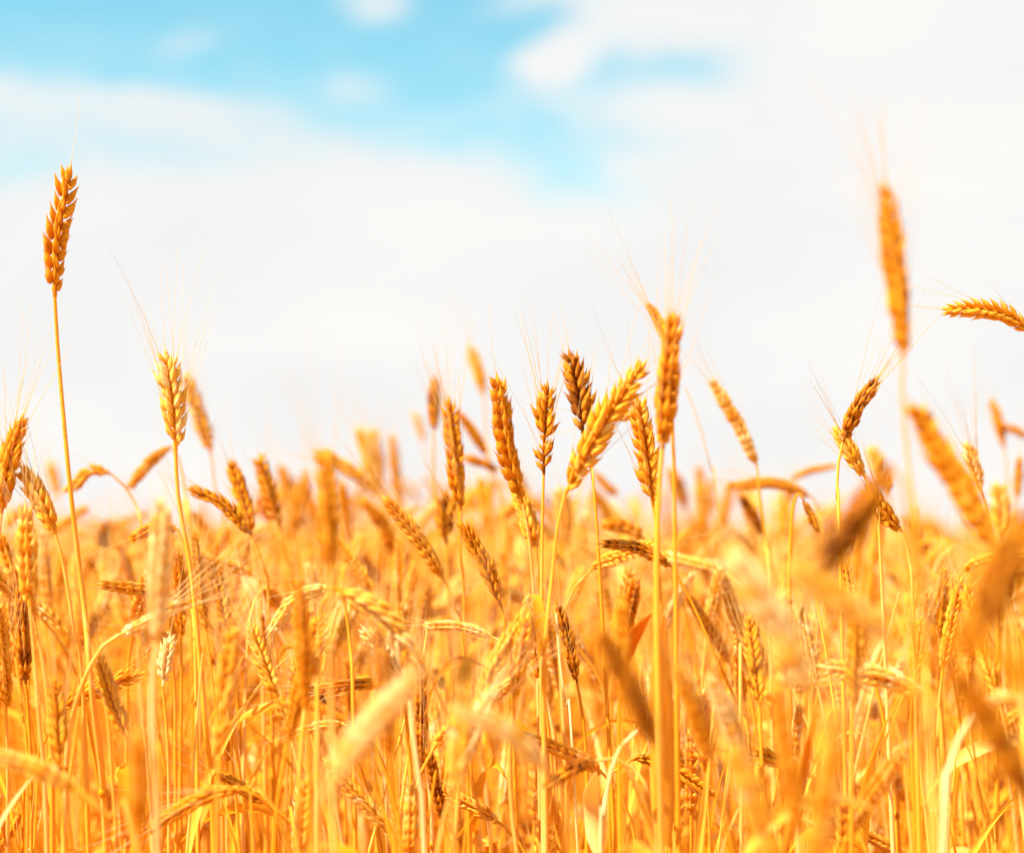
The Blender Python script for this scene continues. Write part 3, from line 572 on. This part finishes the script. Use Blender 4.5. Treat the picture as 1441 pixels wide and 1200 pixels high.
def straw_protos(K):
    out = []
    for q in range(K):
        r = np.random.default_rng(2500 + q); mb = MB()
        top = np.array([r.normal(0, .075), r.normal(0, .06), .88])
        P = bez(np.zeros(3), np.array([r.normal(0, .03), r.normal(0, .03), .35]), top * [.5, .5, .75] + [r.normal(0, .02), 0, 0], top, 16)
        V, F, T = stem_mesh(P, r.uniform(.0017, .0026), .0008, .6, 5, False).arrays(); mb.add(V, F, T)
        V, F, T = leaf_mesh(P[r.integers(8, 12)], r.uniform(0, 6.28), r.uniform(.12, .24), r.uniform(.003, .005), .96, .5, r, droop=r.uniform(.1, .5)).arrays(); mb.add(V, F, T)
        out.append(mb.arrays())
    return out
def far_protos(K):
    out = []
    for q in range(K):
        r = np.random.default_rng(1700 + q); mb = MB(); nk = [.1, .3, .6, 1.2, 1.9][q % 5]
        eP, sP = plant(.88, 0, nk, r.uniform(0, 6.28), .08, r, 0, 0)
        tube(mb, resample(eP, 4), np.array([.003, .0075, .0065, .002]), 4, np.array([.4, .5, .6, .7])); tube(mb, resample(sP, 3), .002, 3, .55)
        for _ in range(3):
            p = eP[-1] ; dv = unit(eP[-1] - eP[-3] + r.normal(0, .004, 3)); tube(mb, [p, p + dv * .06], .0007, 3, .8)
        out.append(mb.arrays())
    return out
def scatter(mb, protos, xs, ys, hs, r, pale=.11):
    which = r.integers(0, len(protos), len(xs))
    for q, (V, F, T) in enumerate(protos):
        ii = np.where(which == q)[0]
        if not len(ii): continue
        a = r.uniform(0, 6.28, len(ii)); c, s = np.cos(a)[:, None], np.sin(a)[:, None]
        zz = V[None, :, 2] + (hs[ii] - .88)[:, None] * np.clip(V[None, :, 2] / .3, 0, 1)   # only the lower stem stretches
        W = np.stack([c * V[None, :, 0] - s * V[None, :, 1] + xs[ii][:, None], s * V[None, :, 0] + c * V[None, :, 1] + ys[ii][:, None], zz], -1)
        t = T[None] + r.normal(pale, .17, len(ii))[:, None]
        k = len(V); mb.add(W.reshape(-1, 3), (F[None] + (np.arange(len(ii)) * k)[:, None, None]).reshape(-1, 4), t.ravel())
def band(d0, d1, dens, pad, r):
    area = (d1 * d1 - d0 * d0) * .262 + 2 * pad * (d1 - d0); n = int(area * dens)
    d = np.empty(0); x = np.empty(0)
    dd = d0 + (d1 - d0) * r.random(n * 3); w = .262 * dd + pad; keep = r.random(n * 3) < w / (.262 * d1 + pad)
    dd = dd[keep][:n]; return r.uniform(-1, 1, len(dd)) * (.262 * dd + pad), dd
def tall(x, d):
    """taller patches of the crop, along rows running away from the lane"""
    u = x / d
    return np.exp(-((u + .07) / .07) ** 2) + np.exp(-((u - .10) / .05) ** 2) - .8 * np.exp(-((u + .20) / .025) ** 2) - .6 * np.exp(-((u - .215) / .02) ** 2)
def crop():
    r = np.random.default_rng(77); mb = MB()
    p1 = field_protos(1, 16); p2 = field_protos(2, 16); p3 = far_protos(10)
    # beside the picture and below the counted stalks: the same crop goes on
    x, d = band(.45, 2.12, 260, .55, r); out = np.abs(x) > d * .262 + np.where(d < 1.3, .25, .06)
    scatter(mb, p1, x[out], d[out], r.normal(.80, .05, out.sum()).clip(.6, .92), r)
    x, d = band(1.2, 2.12, 230, 0, r)                       # short shoots under the counted ears
    scatter(mb, p1, x, d, r.normal(.60, .06, len(x)).clip(.4, .68), r)
    x, d = band(1.35, 2.12, 150, 0, r)                     # slim upright shoots hidden among the counted ones
    scatter(mb, straw_protos(10), x, d, r.normal(.80, .045, len(x)).clip(.68, .88), r, .1)
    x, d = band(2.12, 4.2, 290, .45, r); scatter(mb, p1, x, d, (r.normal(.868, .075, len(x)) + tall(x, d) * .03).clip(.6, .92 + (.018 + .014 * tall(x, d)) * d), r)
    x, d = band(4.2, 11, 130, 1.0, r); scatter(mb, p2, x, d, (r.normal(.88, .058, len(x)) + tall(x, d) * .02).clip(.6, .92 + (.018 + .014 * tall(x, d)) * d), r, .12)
    x, d = band(11, 40, 14, 3, r); scatter(mb, p3, x, d, r.normal(.875, .055, len(x)), r, .34)  # extra paleness: horizon haze painted into the far stalks' colour
    x, d = band(40, 220, 1.1, 8, r); scatter(mb, p3, x, d, r.normal(.88, .05, len(x)), r, .42)  # palest band, more haze put into the straw tone
    V, F, T = mb.arrays()
    o = bpy.data.objects.new('wheat_crop', mesh_from('wheat_crop', V, F, T, M_FIELD)); COL.objects.link(o)
    o['kind'] = 'stuff'; o['label'] = 'dense golden ripe wheat crop running back to the horizon'; o['category'] = 'wheat field'
    print('crop verts', len(V))
crop()
